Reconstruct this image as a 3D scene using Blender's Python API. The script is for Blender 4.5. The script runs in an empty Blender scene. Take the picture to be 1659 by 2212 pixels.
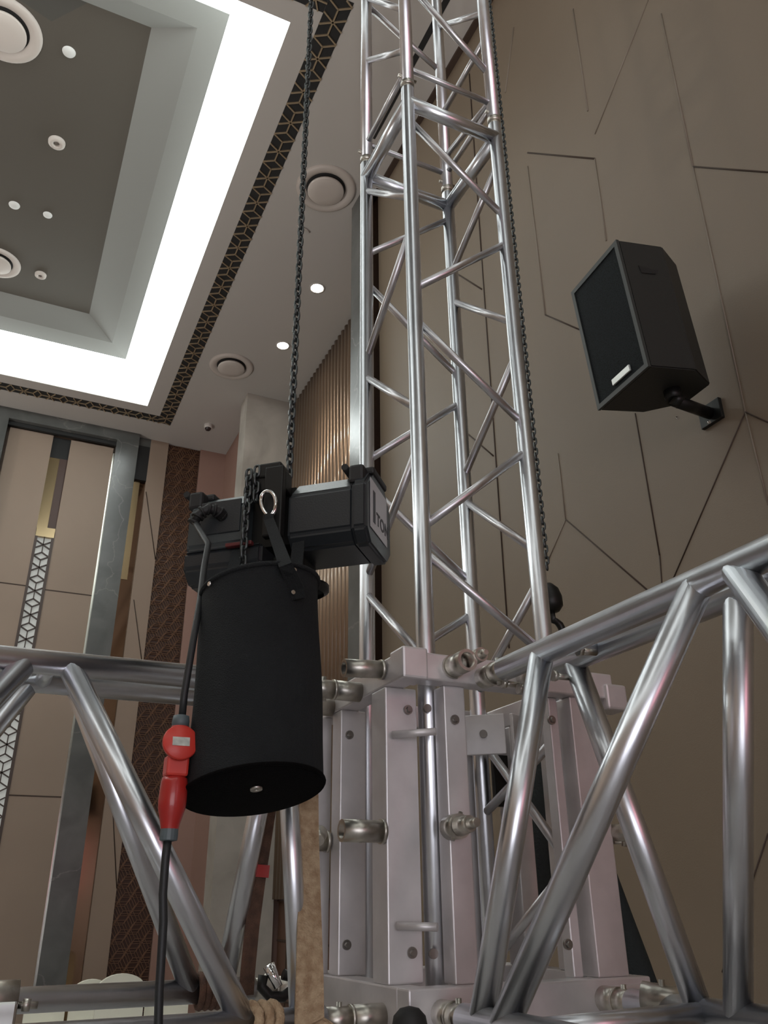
import bpy, bmesh, math, random
from mathutils import Vector, Matrix
random.seed(7)
# ------------------------------------------------------------------ camera (origin = lens, floor at z=-1.6)
F = 1780.0
M = [[0.9072629922379531, -0.4204455299272594, -0.009970921703723809],
     [0.17219023531326802, 0.3929839823592257, -0.9032796424540105],
     [0.3836983004630033, 0.8177952958859996, 0.4289364384714045]]
cam_d = bpy.data.cameras.new('camera'); cam = bpy.data.objects.new('camera', cam_d)
bpy.context.scene.collection.objects.link(cam)
R3 = Matrix(((M[0][0], -M[1][0], -M[2][0]), (M[0][1], -M[1][1], -M[2][1]), (M[0][2], -M[1][2], -M[2][2])))
cam.matrix_world = R3.to_4x4()
cam_d.sensor_fit = 'VERTICAL'; cam_d.sensor_height = 24.0; cam_d.lens = 24.0*F/2212.0
cam_d.clip_start = 0.02; cam_d.clip_end = 100
sc = bpy.context.scene; sc.camera = cam
# ------------------------------------------------------------------ world, exposure
w = bpy.data.worlds.new('world'); sc.world = w; w.use_nodes = True
w.node_tree.nodes['Background'].inputs[0].default_value = (0.5, 0.5, 0.5, 1)
w.node_tree.nodes['Background'].inputs[1].default_value = 0.02
sc.view_settings.view_transform = 'Standard'; sc.view_settings.look = 'None'
sc.view_settings.exposure = 0.0; sc.view_settings.gamma = 1.0; sc.view_settings.use_curve_mapping = False
LIGHT_STRIP = 5.2      # radiance of the luminous ceiling strips
SPOT_W = 14.0          # ceiling downlights
FILL_LED = 3.4          # pale lavender fill screen added at the back of the hall
SCREEN = 2.7           # pink stage screen
UP_W = 150.0           # each added fill lamp aimed at the ceiling
H = 6.5                # ceiling above the lens
# ------------------------------------------------------------------ helpers
def ray(u, v):
    d = (u-829.5, v-1106.0, F)
    return Vector([sum(M[i][a]*d[i] for i in range(3)) for a in range(3)])
def atx(u, v, x): r = ray(u, v); return r*(x/r.x)
def aty(u, v, y): r = ray(u, v); return r*(y/r.y)
def atz(u, v, z): r = ray(u, v); return r*(z/r.z)
def zleg(x, y, v):     # height where an upright at x, y crosses image row v
    k = (v-1106.0)/F
    return (M[1][0]*x+M[1][1]*y-k*(M[2][0]*x+M[2][1]*y))/(k*M[2][2]-M[1][2])
def lerp(a, b, t): return a+(b-a)*t
class MB:
    def __init__(s): s.bm = bmesh.new()
    def face(s, vs, smooth=False, mi=0):
        try:
            f = s.bm.faces.new([v if isinstance(v, bmesh.types.BMVert) else s.bm.verts.new(v) for v in vs]); f.smooth = smooth; f.material_index = mi; return f
        except ValueError: return None
    def box(s, x0, x1, y0, y1, z0, z1, mat=None, mi=0):
        P = [Vector((x, y, z)) for z in (z0, z1) for y in (y0, y1) for x in (x0, x1)]
        if mat is not None: P = [mat @ p for p in P]
        v = [s.bm.verts.new(p) for p in P]
        for q in ((0,2,3,1),(4,5,7,6),(0,1,5,4),(2,6,7,3),(0,4,6,2),(1,3,7,5)): s.face([v[i] for i in q], mi=mi)
        return s
    def bbox(s, x0, x1, y0, y1, z0, z1, b=0.004, mat=None):   # box with bevelled edges
        t = bmesh.new(); P = [Vector((x, y, z)) for z in (z0, z1) for y in (y0, y1) for x in (x0, x1)]
        v = [t.verts.new(p) for p in P]
        for q in ((0,2,3,1),(4,5,7,6),(0,1,5,4),(2,6,7,3),(0,4,6,2),(1,3,7,5)): t.faces.new([v[i] for i in q])
        bmesh.ops.bevel(t, geom=t.edges[:], offset=b, segments=2, affect='EDGES', profile=0.5)
        if mat is not None: bmesh.ops.transform(t, matrix=mat, verts=t.verts)
        s.merge(t); return s
    def merge(s, t):
        m = {}
        for v in t.verts: m[v.index if False else v] = s.bm.verts.new(v.co)
        for f in t.faces:
            try:
                g = s.bm.faces.new([m[v] for v in f.verts]); g.smooth = f.smooth; g.material_index = f.material_index
            except ValueError: pass
        t.free()
    def frame(s, d):
        d = d.normalized(); a = Vector((0,0,1)) if abs(d.z) < 0.9 else Vector((1,0,0))
        x = d.cross(a).normalized(); return x, d.cross(x).normalized()
    def tube(s, p0, p1, r, n=16, r1=None, caps=True, mi=0):
        p0 = Vector(p0); p1 = Vector(p1); r1 = r if r1 is None else r1
        if (p1-p0).length < 1e-6: return s
        x, y = s.frame(p1-p0)
        A = []; B = []
        for i in range(n):
            c, q = math.cos(2*math.pi*i/n), math.sin(2*math.pi*i/n)
            A.append(s.bm.verts.new(p0+x*c*r+y*q*r)); B.append(s.bm.verts.new(p1+x*c*r1+y*q*r1))
        for i in range(n): s.face([A[i], A[(i+1)%n], B[(i+1)%n], B[i]], True, mi)
        if caps: s.face(list(reversed(A)), mi=mi); s.face(B, mi=mi)
        return s
    def hollow(s, p0, p1, r, ri, n=20):          # pipe open at both ends
        p0 = Vector(p0); p1 = Vector(p1); x, y = s.frame(p1-p0); R_ = []
        for p, rr in ((p0, r), (p1, r), (p1, ri), (p0, ri)):
            R_.append([s.bm.verts.new(p+x*math.cos(2*math.pi*i/n)*rr+y*math.sin(2*math.pi*i/n)*rr) for i in range(n)])
        for k in range(4):
            A, B = R_[k], R_[(k+1)%4]
            for i in range(n): s.face([A[i], A[(i+1)%n], B[(i+1)%n], B[i]], k in (0, 2))
        return s
    def path(s, pts, r, n=10, rad=None, caps=True, closed=False):     # swept tube
        pts = [Vector(p) for p in pts]; m = len(pts); rings = []
        px = None
        for i, p in enumerate(pts):
            a = pts[(i-1)%m] if (closed or i > 0) else p; b = pts[(i+1)%m] if (closed or i < m-1) else p
            d = (b-a).normalized()
            if px is None: x, y = s.frame(d)
            else:
                x = (px-d*px.dot(d)).normalized(); y = d.cross(x).normalized()
            px = x; rr = rad[i] if rad else r
            rings.append([s.bm.verts.new(p+x*math.cos(2*math.pi*k/n)*rr+y*math.sin(2*math.pi*k/n)*rr) for k in range(n)])
        for i in range(m if closed else m-1):
            A, B = rings[i], rings[(i+1)%m]
            for k in range(n): s.face([A[k], A[(k+1)%n], B[(k+1)%n], B[k]], True)
        if caps and not closed: s.face(list(reversed(rings[0]))); s.face(rings[-1])
        return s
    def lathe(s, prof, n=32, mat=None, smooth=True, rx=1.0, ry=1.0):   # profile of (r, z)
        rings = []
        for r, z in prof:
            if r < 1e-6: rings.append([s.bm.verts.new((mat @ Vector((0,0,z))) if mat else Vector((0,0,z)))]); continue
            L = []
            for i in range(n):
                p = Vector((r*rx*math.cos(2*math.pi*i/n), r*ry*math.sin(2*math.pi*i/n), z)); L.append(s.bm.verts.new(mat @ p if mat else p))
            rings.append(L)
        for A, B in zip(rings, rings[1:]):
            for i in range(n):
                j = (i+1)%n
                if len(A) == 1 and len(B) == 1: continue
                if len(A) == 1: s.face([A[0], B[j], B[i]], smooth)
                elif len(B) == 1: s.face([A[i], A[j], B[0]], smooth)
                else: s.face([A[i], A[j], B[j], B[i]], smooth)
        return s
    def ribbon(s, pts, wid, th, wdir):     # flat webbing of real thickness
        pts = [Vector(p) for p in pts]; wd = Vector(wdir).normalized(); rings = []
        for i, p in enumerate(pts):
            d = (pts[min(i+1, len(pts)-1)]-pts[max(i-1, 0)]).normalized(); x = (wd-d*wd.dot(d)).normalized(); y = d.cross(x).normalized()
            wi = wid[i] if isinstance(wid, (list, tuple)) else wid
            rings.append([s.bm.verts.new(p+x*a*wi/2+y*b*th/2) for a, b in ((-1,-1),(1,-1),(1,1),(-1,1))])
        for A, B in zip(rings, rings[1:]):
            for k in range(4): s.face([A[k], A[(k+1)%4], B[(k+1)%4], B[k]])
        s.face(list(reversed(rings[0]))); s.face(rings[-1]); return s
    def prism(s, poly, z0, z1, mat=None, mi=0):      # poly: list of (x, y)
        A = [Vector((p[0], p[1], z0)) for p in poly]; B = [Vector((p[0], p[1], z1)) for p in poly]
        if mat is not None: A = [mat @ p for p in A]; B = [mat @ p for p in B]
        A = [s.bm.verts.new(p) for p in A]; B = [s.bm.verts.new(p) for p in B]; n = len(A)
        for i in range(n): s.face([A[i], A[(i+1)%n], B[(i+1)%n], B[i]], mi=mi)
        s.face(list(reversed(A)), mi=mi); s.face(B, mi=mi); return s
    def build(s, name, mats, parent=None, bevel=0):
        bmesh.ops.recalc_face_normals(s.bm, faces=s.bm.faces)
        if bevel: bmesh.ops.bevel(s.bm, geom=s.bm.edges[:], offset=bevel, segments=2, affect='EDGES')
        me = bpy.data.meshes.new(name); s.bm.to_mesh(me); s.bm.free()
        for m in (mats if isinstance(mats, (list, tuple)) else [mats]): me.materials.append(m)
        o = bpy.data.objects.new(name, me); sc.collection.objects.link(o)
        if parent is not None:
            o.parent = parent; o.matrix_parent_inverse = parent.matrix_world.inverted() if False else Matrix.Translation(-parent.location) if parent.type == 'EMPTY' else Matrix.Identity(4)
        return o
def thing(name, label, cat, loc=(0,0,0), group=None):
    o = bpy.data.objects.new(name, None); sc.collection.objects.link(o); o.location = loc; o.empty_display_size = 0.1
    o['label'] = label; o['category'] = cat
    if group: o['group'] = group
    return o
def tag(o, label, cat, group=None):
    o['label'] = label; o['category'] = cat
    if group: o['group'] = group
    return o
def struct(o): o['kind'] = 'structure'; return o
# ------------------------------------------------------------------ materials
def mat(name, col, rough=0.6, metal=0.0, emit=None, es=0.0, spec=0.5, noise=0.0, nscale=8.0, rvar=0.0, bump=0.0, bscale=60.0, col2=None, coat=0.0):
    m = bpy.data.materials.new(name); m.use_nodes = True; nt = m.node_tree; b = nt.nodes['Principled BSDF']
    b.inputs['Base Color'].default_value = (*col, 1); b.inputs['Roughness'].default_value = rough; b.inputs['Metallic'].default_value = metal
    b.inputs['Specular IOR Level'].default_value = spec
    if coat: b.inputs['Coat Weight'].default_value = coat; b.inputs['Coat Roughness'].default_value = 0.08
    if emit: b.inputs['Emission Color'].default_value = (*emit, 1); b.inputs['Emission Strength'].default_value = es
    if noise or rvar or bump or col2:
        tc = nt.nodes.new('ShaderNodeTexCoord'); n = nt.nodes.new('ShaderNodeTexNoise'); n.inputs['Scale'].default_value = nscale; n.inputs['Detail'].default_value = 6
        nt.links.new(tc.outputs['Object'], n.inputs['Vector'])
        if noise or col2:
            cr = nt.nodes.new('ShaderNodeValToRGB'); c2 = col2 or tuple(max(0, c*(1-noise)) for c in col)
            cr.color_ramp.elements[0].position = 0.35; cr.color_ramp.elements[0].color = (*c2, 1)
            cr.color_ramp.elements[1].position = 0.65; cr.color_ramp.elements[1].color = (*col, 1)
            nt.links.new(n.outputs['Fac'], cr.inputs['Fac']); nt.links.new(cr.outputs['Color'], b.inputs['Base Color'])
        if rvar:
            mr = nt.nodes.new('ShaderNodeMapRange'); mr.inputs['To Min'].default_value = rough-rvar; mr.inputs['To Max'].default_value = rough+rvar
            nt.links.new(n.outputs['Fac'], mr.inputs['Value']); nt.links.new(mr.outputs['Result'], b.inputs['Roughness'])
        if bump:
            n2 = nt.nodes.new('ShaderNodeTexNoise'); n2.inputs['Scale'].default_value = bscale; nt.links.new(tc.outputs['Object'], n2.inputs['Vector'])
            bp = nt.nodes.new('ShaderNodeBump'); bp.inputs['Strength'].default_value = bump; bp.inputs['Distance'].default_value = 0.01
            nt.links.new(n2.outputs['Fac'], bp.inputs['Height']); nt.links.new(bp.outputs['Normal'], b.inputs['Normal'])
    return m
def marble(name, c1, c2, vein):
    m = mat(name, c1, 0.26); nt = m.node_tree; b = nt.nodes['Principled BSDF']
    tc = nt.nodes.new('ShaderNodeTexCoord'); n = nt.nodes.new('ShaderNodeTexNoise'); n.inputs['Scale'].default_value = 2.2; n.inputs['Detail'].default_value = 9; n.inputs['Distortion'].default_value = 0.6
    nt.links.new(tc.outputs['Object'], n.inputs['Vector'])
    cr = nt.nodes.new('ShaderNodeValToRGB'); cr.color_ramp.elements[0].position = 0.35; cr.color_ramp.elements[0].color = (*c2, 1); cr.color_ramp.elements[1].position = 0.68; cr.color_ramp.elements[1].color = (*c1, 1)
    nt.links.new(n.outputs['Fac'], cr.inputs['Fac'])
    v = nt.nodes.new('ShaderNodeTexVoronoi'); v.feature = 'DISTANCE_TO_EDGE'; v.inputs['Scale'].default_value = 1.1
    mx0 = nt.nodes.new('ShaderNodeMix'); mx0.data_type = 'VECTOR'; mx0.inputs[0].default_value = 0.35
    nt.links.new(tc.outputs['Object'], mx0.inputs[4]); nt.links.new(n.outputs['Color'], mx0.inputs[5]); nt.links.new(mx0.outputs[1], v.inputs['Vector'])
    cr2 = nt.nodes.new('ShaderNodeValToRGB'); cr2.color_ramp.elements[0].position = 0.0; cr2.color_ramp.elements[0].color = (0.35,0.35,0.35,1); cr2.color_ramp.elements[1].position = 0.006; cr2.color_ramp.elements[1].color = (0,0,0,1)
    nt.links.new(v.outputs['Distance'], cr2.inputs['Fac'])
    mx = nt.nodes.new('ShaderNodeMix'); mx.data_type = 'RGBA'; nt.links.new(cr2.outputs['Color'], mx.inputs[0]); nt.links.new(cr.outputs['Color'], mx.inputs[6]); mx.inputs[7].default_value = (*vein, 1)
    nt.links.new(mx.outputs[2], b.inputs['Base Color']); return m
ALU = mat('aluminium_tube', (0.78,0.80,0.84), 0.31, 1.0, rvar=0.05, nscale=14, noise=0.07)
ALU_D = mat('aluminium_brace', (0.68,0.67,0.69), 0.36, 1.0, rvar=0.06, nscale=20, noise=0.1)
PLATE = mat('brushed_aluminium_plate', (0.76,0.725,0.73), 0.42, 0.5, rvar=0.1, nscale=10, noise=0.15, bump=0.05, bscale=18)
STEEL = mat('zinc_steel', (0.68,0.645,0.58), 0.36, 1.0, rvar=0.1, nscale=25, noise=0.35)
CHROME = mat('chrome', (0.85,0.85,0.85), 0.08, 1.0)
BOLT = mat('bolt_steel', (0.35,0.33,0.31), 0.3, 1.0)
BLACKM = mat('black_steel', (0.018,0.018,0.017), 0.42, 0.5, rvar=0.1, nscale=30)
HOIST = mat('dark_hoist_paint', (0.022,0.026,0.029), 0.36, 0.0, spec=0.5, bump=0.06, bscale=250)
HOIST2 = mat('grey_hoist_paint', (0.05,0.06,0.062), 0.38, 0.0, bump=0.06, bscale=250)
RUBBER = mat('black_rubber', (0.012,0.012,0.012), 0.6)
CHAINM = mat('chain_steel', (0.09,0.10,0.10), 0.38, 0.8)
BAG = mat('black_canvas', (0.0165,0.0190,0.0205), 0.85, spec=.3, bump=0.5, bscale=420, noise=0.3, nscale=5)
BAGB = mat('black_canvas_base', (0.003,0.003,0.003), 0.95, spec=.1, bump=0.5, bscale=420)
CABLE = mat('cable_sheath', (0.018,0.02,0.021), 0.5)
RED = mat('red_plastic', (0.42,0.022,0.018), 0.32, coat=0.3)
RED2 = mat('bright_red_plastic', (0.62,0.05,0.035), 0.38)
GREYP = mat('grey_plastic', (0.10,0.13,0.14), 0.45)
LABEL = mat('white_label', (0.46,0.46,0.47), 0.4)
INK = mat('label_ink', (0.03,0.03,0.035), 0.5)
STK = mat('sticker', (0.62,0.66,0.60), 0.4, noise=0.35, nscale=60)
SLING = mat('tan_webbing', (0.50,0.37,0.235), 0.85, col2=(0.33,0.215,0.125), nscale=55, bump=0.5, bscale=240)
SLING2 = mat('brown_webbing', (0.16,0.085,0.055), 0.85, col2=(0.09,0.05,0.035), nscale=40, bump=0.5, bscale=300)
BLKSL = mat('black_sling_sleeve', (0.012,0.018,0.018), 0.8, bump=0.4, bscale=120)
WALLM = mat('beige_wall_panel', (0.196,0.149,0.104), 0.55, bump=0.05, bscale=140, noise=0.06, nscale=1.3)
WALLJ = mat('panel_joint_and_shade_dark', (0.05,0.03,0.02), 0.7)
WALLJL = mat('panel_joint_light', (0.22,0.18,0.14), 0.5)
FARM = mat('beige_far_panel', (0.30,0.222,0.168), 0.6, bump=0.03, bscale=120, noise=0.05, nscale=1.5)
PINKP = mat('rose_beige_panel', (0.33,0.20,0.16), 0.55, noise=0.06, nscale=1.5)
CEIL = mat('white_ceiling_paint', (0.455,0.43,0.40), 0.75)
SOFF = mat('soffit_paint', (0.22,0.222,0.208), 0.75)
DOMEM = mat('white_diffuser_metal', (0.50,0.45,0.41), 0.5)
LUM = mat('luminous_ceiling', (0.8,0.8,0.8), 0.6, emit=(0.92,1.0,0.98), es=LIGHT_STRIP)
LUMD = mat('dimmed_luminous_ceiling', (0.8,0.8,0.8), 0.6, emit=(0.92,1.0,0.98), es=LIGHT_STRIP*.3)
SLOTM = mat('dark_slot', (0.015,0.015,0.015), 0.7)
GOLD = mat('gold_lattice', (0.46,0.36,0.24), 0.42, 0.6)
BRONZE = mat('bronze_slat', (0.25,0.17,0.115), 0.34, 0.7, coat=.5)
GOLDMIR = mat('gold_mirror', (0.40,0.30,0.175), 0.2, 1.0)
BRMIR = mat('bronze_mirror', (0.33,0.22,0.15), 0.07, 1.0)
TRIMMIR = mat('polished_trim', (0.5,0.49,0.44), 0.22, 1.0)
DBROWN = mat('dark_brown_panel', (0.055,0.022,0.013), 0.45)
ORANGE = mat('copper_lattice', (0.22,0.115,0.065), 0.42, 0.2)
DLAT = mat('brown_lattice_frame', (0.06,0.038,0.03), 0.5)
LITP = mat('backlit_panel', (0.5,0.5,0.48), 0.6, emit=(0.95,0.97,0.9), es=0.22)
BRPAN = mat('brown_niche_panel', (0.11,0.055,0.035), 0.5)
MARB = marble('grey_marble', (0.125,0.128,0.122), (0.085,0.088,0.085), (0.28,0.27,0.25))
MARBL = marble('pale_marble', (0.50,0.46,0.41), (0.38,0.35,0.31), (0.45,0.4,0.35))
FLOORM = mat('pale_hall_floor', (0.36,0.35,0.34), 0.6, col2=(0.30,0.29,0.28), nscale=5)
CLOTH = mat('white_chair_cover', (0.90,0.90,0.78), 0.8)
SPKM = mat('black_speaker_paint', (0.020,0.021,0.019), 0.55, bump=0.25, bscale=300)
DLIGHT = mat('downlight_lens', (1,1,1), 0.5, emit=(1.0,0.93,0.80), es=60.0)
def coffer_mat():      # dark ceiling panel of overlapping triangular facets in two tones
    m = mat('coffer_panel', (0.14,0.125,0.10), 0.7); nt = m.node_tree; b = nt.nodes['Principled BSDF']
    tc = nt.nodes.new('ShaderNodeTexCoord'); v = nt.nodes.new('ShaderNodeTexVoronoi'); v.inputs['Scale'].default_value = .75; v.distance = 'EUCLIDEAN'
    v.voronoi_dimensions = '2D'; nt.links.new(tc.outputs['Object'], v.inputs['Vector'])
    cr = nt.nodes.new('ShaderNodeValToRGB'); cr.color_ramp.interpolation = 'CONSTANT'
    cr.color_ramp.elements[0].color = (0.076,0.066,0.052,1); cr.color_ramp.elements[1].position = 0.55; cr.color_ramp.elements[1].color = (0.06,0.057,0.049,1)
    sp = nt.nodes.new('ShaderNodeSeparateColor'); nt.links.new(v.outputs['Color'], sp.inputs[0]); nt.links.new(sp.outputs[0], cr.inputs['Fac']); nt.links.new(cr.outputs['Color'], b.inputs['Base Color'])
    return m
COFF = coffer_mat()
# ------------------------------------------------------------------ room shell
XR, XL, YF, YB, ZF = 2.6, -7.0, 11.47, -10.4, -1.6
struct(MB().box(XL-.2, 3.4, YB-.2, YF+.4, ZF-.1, ZF).build('floor', FLOORM))
struct(MB().box(XL-.2, XL, YB-.2, YF+.2, ZF, 8).build('wall_left', FARM))
struct(MB().box(XL, 3.4, YB-.2, YB, ZF, 8).build('wall_back', FARM))
# ceiling with openings for the three light coffers
BAYS = [(.654*H, 1.621*H), (-.41*H, .557*H), (-1.474*H, -.507*H)]
BX0, BX1 = -5.6, .1845*H
mb = MB(); ys = sorted([YB]+[y for b in BAYS for y in b]+[YF+.2])
for i in range(len(ys)-1):
    a, b = ys[i], ys[i+1]
    if any(abs(a-q[0]) < 1e-6 for q in BAYS):
        mb.box(XL, BX0, a, b, H, H+.05); mb.box(BX1, 3.4, a, b, H, H+.05)
    else: mb.box(XL, 3.4, a, b, H, H+.05)
struct(mb.build('ceiling', CEIL))
K1, K2 = 1.064*H, 1.095*H
CXM = (BX0+BX1)/2
for bi, (y0, y1) in enumerate(BAYS):
    yc = (y0+y1)/2; ha = (y1-y0)/2; hx = (BX1-BX0)/2
    iy = .419*H; ix = .120*H-CXM; py = .335*H; pxh = .030*H-CXM; cy = .379*H; cxh = .0855*H-CXM
    t = MB()                                            # luminous strip: upright side and flat top
    def ring(m, A, B, za, zb, smooth=False):
        a = [m.bm.verts.new((CXM+sx*A[0], yc+sy*A[1], za)) for sx, sy in ((-1,-1),(1,-1),(1,1),(-1,1))]
        b = [m.bm.verts.new((CXM+sx*B[0], yc+sy*B[1], zb)) for sx, sy in ((-1,-1),(1,-1),(1,1),(-1,1))]
        for k in range(4): m.face([a[k], a[(k+1)%4], b[(k+1)%4], b[k]])
    ring(t, (hx, ha), (hx, ha), H+.01, K1+.02); ring(t, (hx, ha), (ix-.04, iy-.04), K1+.02, K1+.02)
    root = thing('light_coffer', ['glowing white strip around a dark recessed ceiling panel, above the far end of the hall', 'glowing rectangular ceiling coffer behind the viewer', 'glowing rectangular ceiling coffer at the back end of the hall'][bi], 'ceiling light', (CXM, yc, K1))
    t.build('light_strip', LUM if bi == 0 else LUMD, root)
    s = MB(); ring(s, (ix, iy), (ix, iy), K1, K1+.06); ring(s, (ix, iy), (cxh, cy), K1, K1+.035); ring(s, (cxh, cy), (pxh, py), K1+.035, K2); s.build('soffit_frame', SOFF, root)
    MB().box(CXM-pxh-.1, CXM+pxh+.1, yc-py-.1, yc+py+.1, K2, K2+.05).build('facet_panel', COFF, root)
    MB().box(BX0-.15, BX1+.15, y0-.15, y1+.15, K2+.08, K2+.12).build('housing', CEIL, root)
# rhombus lattice: clipped strip of bars, U along the strip
def lattice(m, L, W, e, bw, th, org, U, V, N, off=0.0, voff=0.0):
    org, U, V, N = Vector(org), Vector(U), Vector(V), Vector(N); d = e*math.sqrt(3)
    a1 = (d*math.cos(math.radians(30)), d*math.sin(math.radians(30))); a2 = (0, d)
    nI = int(L/(a1[0]))+4; nJ = int((W+L)/d)+6; eps = 1e-4
    for i in range(-3, nI):
        for j in range(-nJ, nJ):
            x = a1[0]*i+off; y = a1[1]*i+a2[1]*j+voff
            if abs(y) > W/2+2*e: continue
            for k in range(6):
                A = math.radians(60*k); x1, y1 = x+e*math.cos(A), y+e*math.sin(A)
                t0, t1 = 0.0, 1.0; dx, dy = x1-x, y1-y; ok = True
                for p, q in ((-dx, x), (dx, L-x), (-dy, y+W/2), (dy, W/2-y)):
                    if abs(p) < 1e-9:
                        if q < -eps: ok = False
                    else:
                        r = q/p
                        if p < 0: t0 = max(t0, r)
                        else: t1 = min(t1, r)
                if not ok or t1-t0 < 0.02: continue
                P = org+U*(x+dx*t0)+V*(y+dy*t0); Q = org+U*(x+dx*t1)+V*(y+dy*t1)
                D = (Q-P).normalized(); S = D.cross(N).normalized()*bw/2; Nn = N*th
                vs = [m.bm.verts.new(p) for p in (P-S, P+S, Q+S, Q-S, P-S+Nn, P+S+Nn, Q+S+Nn, Q-S+Nn)]
                for q in ((4,5,6,7),(0,1,5,4),(2,3,7,6),(1,2,6,5),(3,0,4,7)): m.face([vs[c] for c in q])
# ceiling air slots (dark recess with gold lattice)
bx0, bx1 = .2175*H, .2475*H
fy0, fy1 = 1.652*H, 1.680*H; ny0, ny1 = .598*H, .625*H
for nm, lab, bx, org, L, W, U, V in (
    ('air_slot', 'long dark ceiling slot with gold hexagon lattice running beside the glowing strip', (bx0, bx1, ny0, fy1), ((bx0+bx1)/2, ny0, H-.004), fy1-ny0, bx1-bx0, (0,1,0), (1,0,0)),
    ('air_slot', 'thin dark lattice ceiling slot above the marble framed wall', (BX0-.3, bx0-.002, fy0, fy1), (BX0-.3, (fy0+fy1)/2, H-.004), bx0-BX0+.3, fy1-fy0, (1,0,0), (0,1,0)),
    ('air_slot', 'short piece of dark lattice ceiling slot at the top edge, across the gold one', (BX0-.3, bx0-.002, ny0, ny1), (BX0-.3, (ny0+ny1)/2, H-.004), bx0-BX0+.3, ny1-ny0, (1,0,0), (0,1,0))):
    o = thing(nm, lab, 'air vent', (bx[0], bx[2], H))
    MB().box(bx[0], bx[1], bx[2], bx[3], H-.003, H-.0005).build('recess', SLOTM, o)
    m = MB(); lattice(m, L, W, .1167 if W > .1 else .1, .012, -.012, org, U, V, (0,0,1), off=.213); m.build('lattice', GOLD, o)
# far wall (all positions on y = YF)
W_ = YF
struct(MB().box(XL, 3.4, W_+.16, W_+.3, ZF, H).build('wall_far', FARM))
def slab(name, x0, x1, z0, z1, m, front=0.0, depth=.12, b=0): return MB().box(x0, x1, W_+front, W_+front+depth, z0, z1).build(name, m)
tag(slab('wall_panel', -.54, .05, ZF, 6.27, FARM, .05, .11), 'beige wall panel left of the lit lattice strip, inside the marble frame', 'wall panel')
tag(slab('wall_panel', .30, .905, ZF, 6.25, FARM, .05, .11), 'beige wall panel between lit lattice strip and grey marble post', 'wall panel')
tag(slab('wall_panel', 1.43, 1.70, ZF, H, FARM, .0, .16), 'narrow beige wall panel left of the brown lattice panel', 'wall panel')
tag(slab('wall_panel', 2.20, XR, ZF, H, PINKP, .0, .16), 'rose beige wall panel in the far corner, right of the brown lattice panel', 'wall panel')
k = 0
for x0, x1, z in ((-.54,.05,3.92), (.30,.905,3.90), (.30,.905,1.24), (-.54,.05,1.24)):
    k += 1; struct(MB().box(x0, x1, W_+.047, W_+.0505, z-.008, z+.008).build('trim_%d' % k, WALLJ))
for (xa, za), (xb, zb) in (((1.45,5.6),(1.70,4.55)), ((1.47,3.9),(1.70,2.95)), ((1.45,1.6),(1.70,.2))):
    k += 1; m = MB(); m.tube((xa, W_-.001, za), (xb, W_-.001, zb), .007, 6); struct(m.build('trim_%d' % k, WALLJ))
# marble portal
o = thing('marble_portal', 'grey veined marble door-high frame round the beige far wall panels', 'wall frame', (.35, W_, ZF))
MB().box(.925, 1.245, W_-.10, W_+.15, ZF, 6.33).build('post', MARB, o)
MB().box(-.92, -.575, W_-.10, W_+.15, ZF, 6.33).build('post', MARB, o)
MB().box(-.92, 1.245, W_-.10, W_+.15, 6.33, H-.002).build('header', MARB, o)
MB().box(-.575, .925, W_-.02, W_+.03, 6.27, 6.33).build('shadow_gap', SLOTM, o)
tag(slab('mirror_trim', .905, .925, ZF, 6.15, TRIMMIR, .02, .1), 'thin polished metal strip along the left edge of grey marble post', 'trim')
# slot one: gold niche and lit lattice
o = thing('lattice_light', 'tall backlit white strip behind dark hexagon lattice under gold niche', 'wall light', (.17, W_, ZF))
MB().box(.05, .30, W_+.10, W_+.16, 5.93, 6.27).build('dark_top', SLOTM, o)
MB().box(.05, .19, W_+.10, W_+.16, 4.80, 5.93).build('gold_back', GOLDMIR, o)
MB().box(.19, .30, W_+.09, W_+.16, 4.80, 5.93).build('brown_back', DBROWN, o)
MB().box(.055, .295, W_+.04, W_+.16, 4.66, 4.80).build('gold_cap', GOLDMIR, o)
MB().box(.05, .085, W_+.04, W_+.15, ZF, 4.66).build('side_frame', DLAT, o)
MB().box(.265, .30, W_+.04, W_+.15, ZF, 4.66).build('side_frame', DLAT, o)
MB().box(.085, .265, W_+.10, W_+.13, ZF, 4.66).build('backlit_panel', LITP, o)
m = MB(); lattice(m, 4.66-ZF, .18, .113, .014, -.03, (.175, W_+.095, ZF), (0,0,1), (1,0,0), (0,1,0), off=.05); m.build('lattice', DLAT, o)
# slot two: bronze mirror
o = thing('mirror_niche', 'bronze mirror strip with dark top right of grey marble post', 'mirror', (1.34, W_, ZF))
MB().box(1.245, 1.43, W_+.0, W_+.16, 5.78, 6.36).build('dark_top', SLOTM, o)
MB().box(1.245, 1.43, W_+.0, W_+.16, 6.36, H-.002).build('marble_top', MARB, o)
MB().box(1.245, 1.43, W_+.06, W_+.16, ZF, 5.78).build('mirror', BRMIR, o)
MB().box(1.245, 1.35, W_+.05, W_+.06, 4.2, 5.78).build('gold_back', GOLDMIR, o)
# brown lattice panel
o = thing('patterned_panel', 'tall dark brown wall panel covered in fine copper lattice', 'wall panel', (1.95, W_, ZF))
MB().box(1.705, 2.195, W_+.05, W_+.15, ZF, H-.002).build('backing', DBROWN, o)
m = MB(); ZM = (H+ZF)/2
for q_ in (0, .022, .052): lattice(m, .488, H-ZF-.02, .118, .0048, -.012, (1.706, W_+.045, ZM), (1,0,0), (0,0,1), (0,1,0), off=q_*.9, voff=q_)
m.build('lattice', ORANGE, o)
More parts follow.
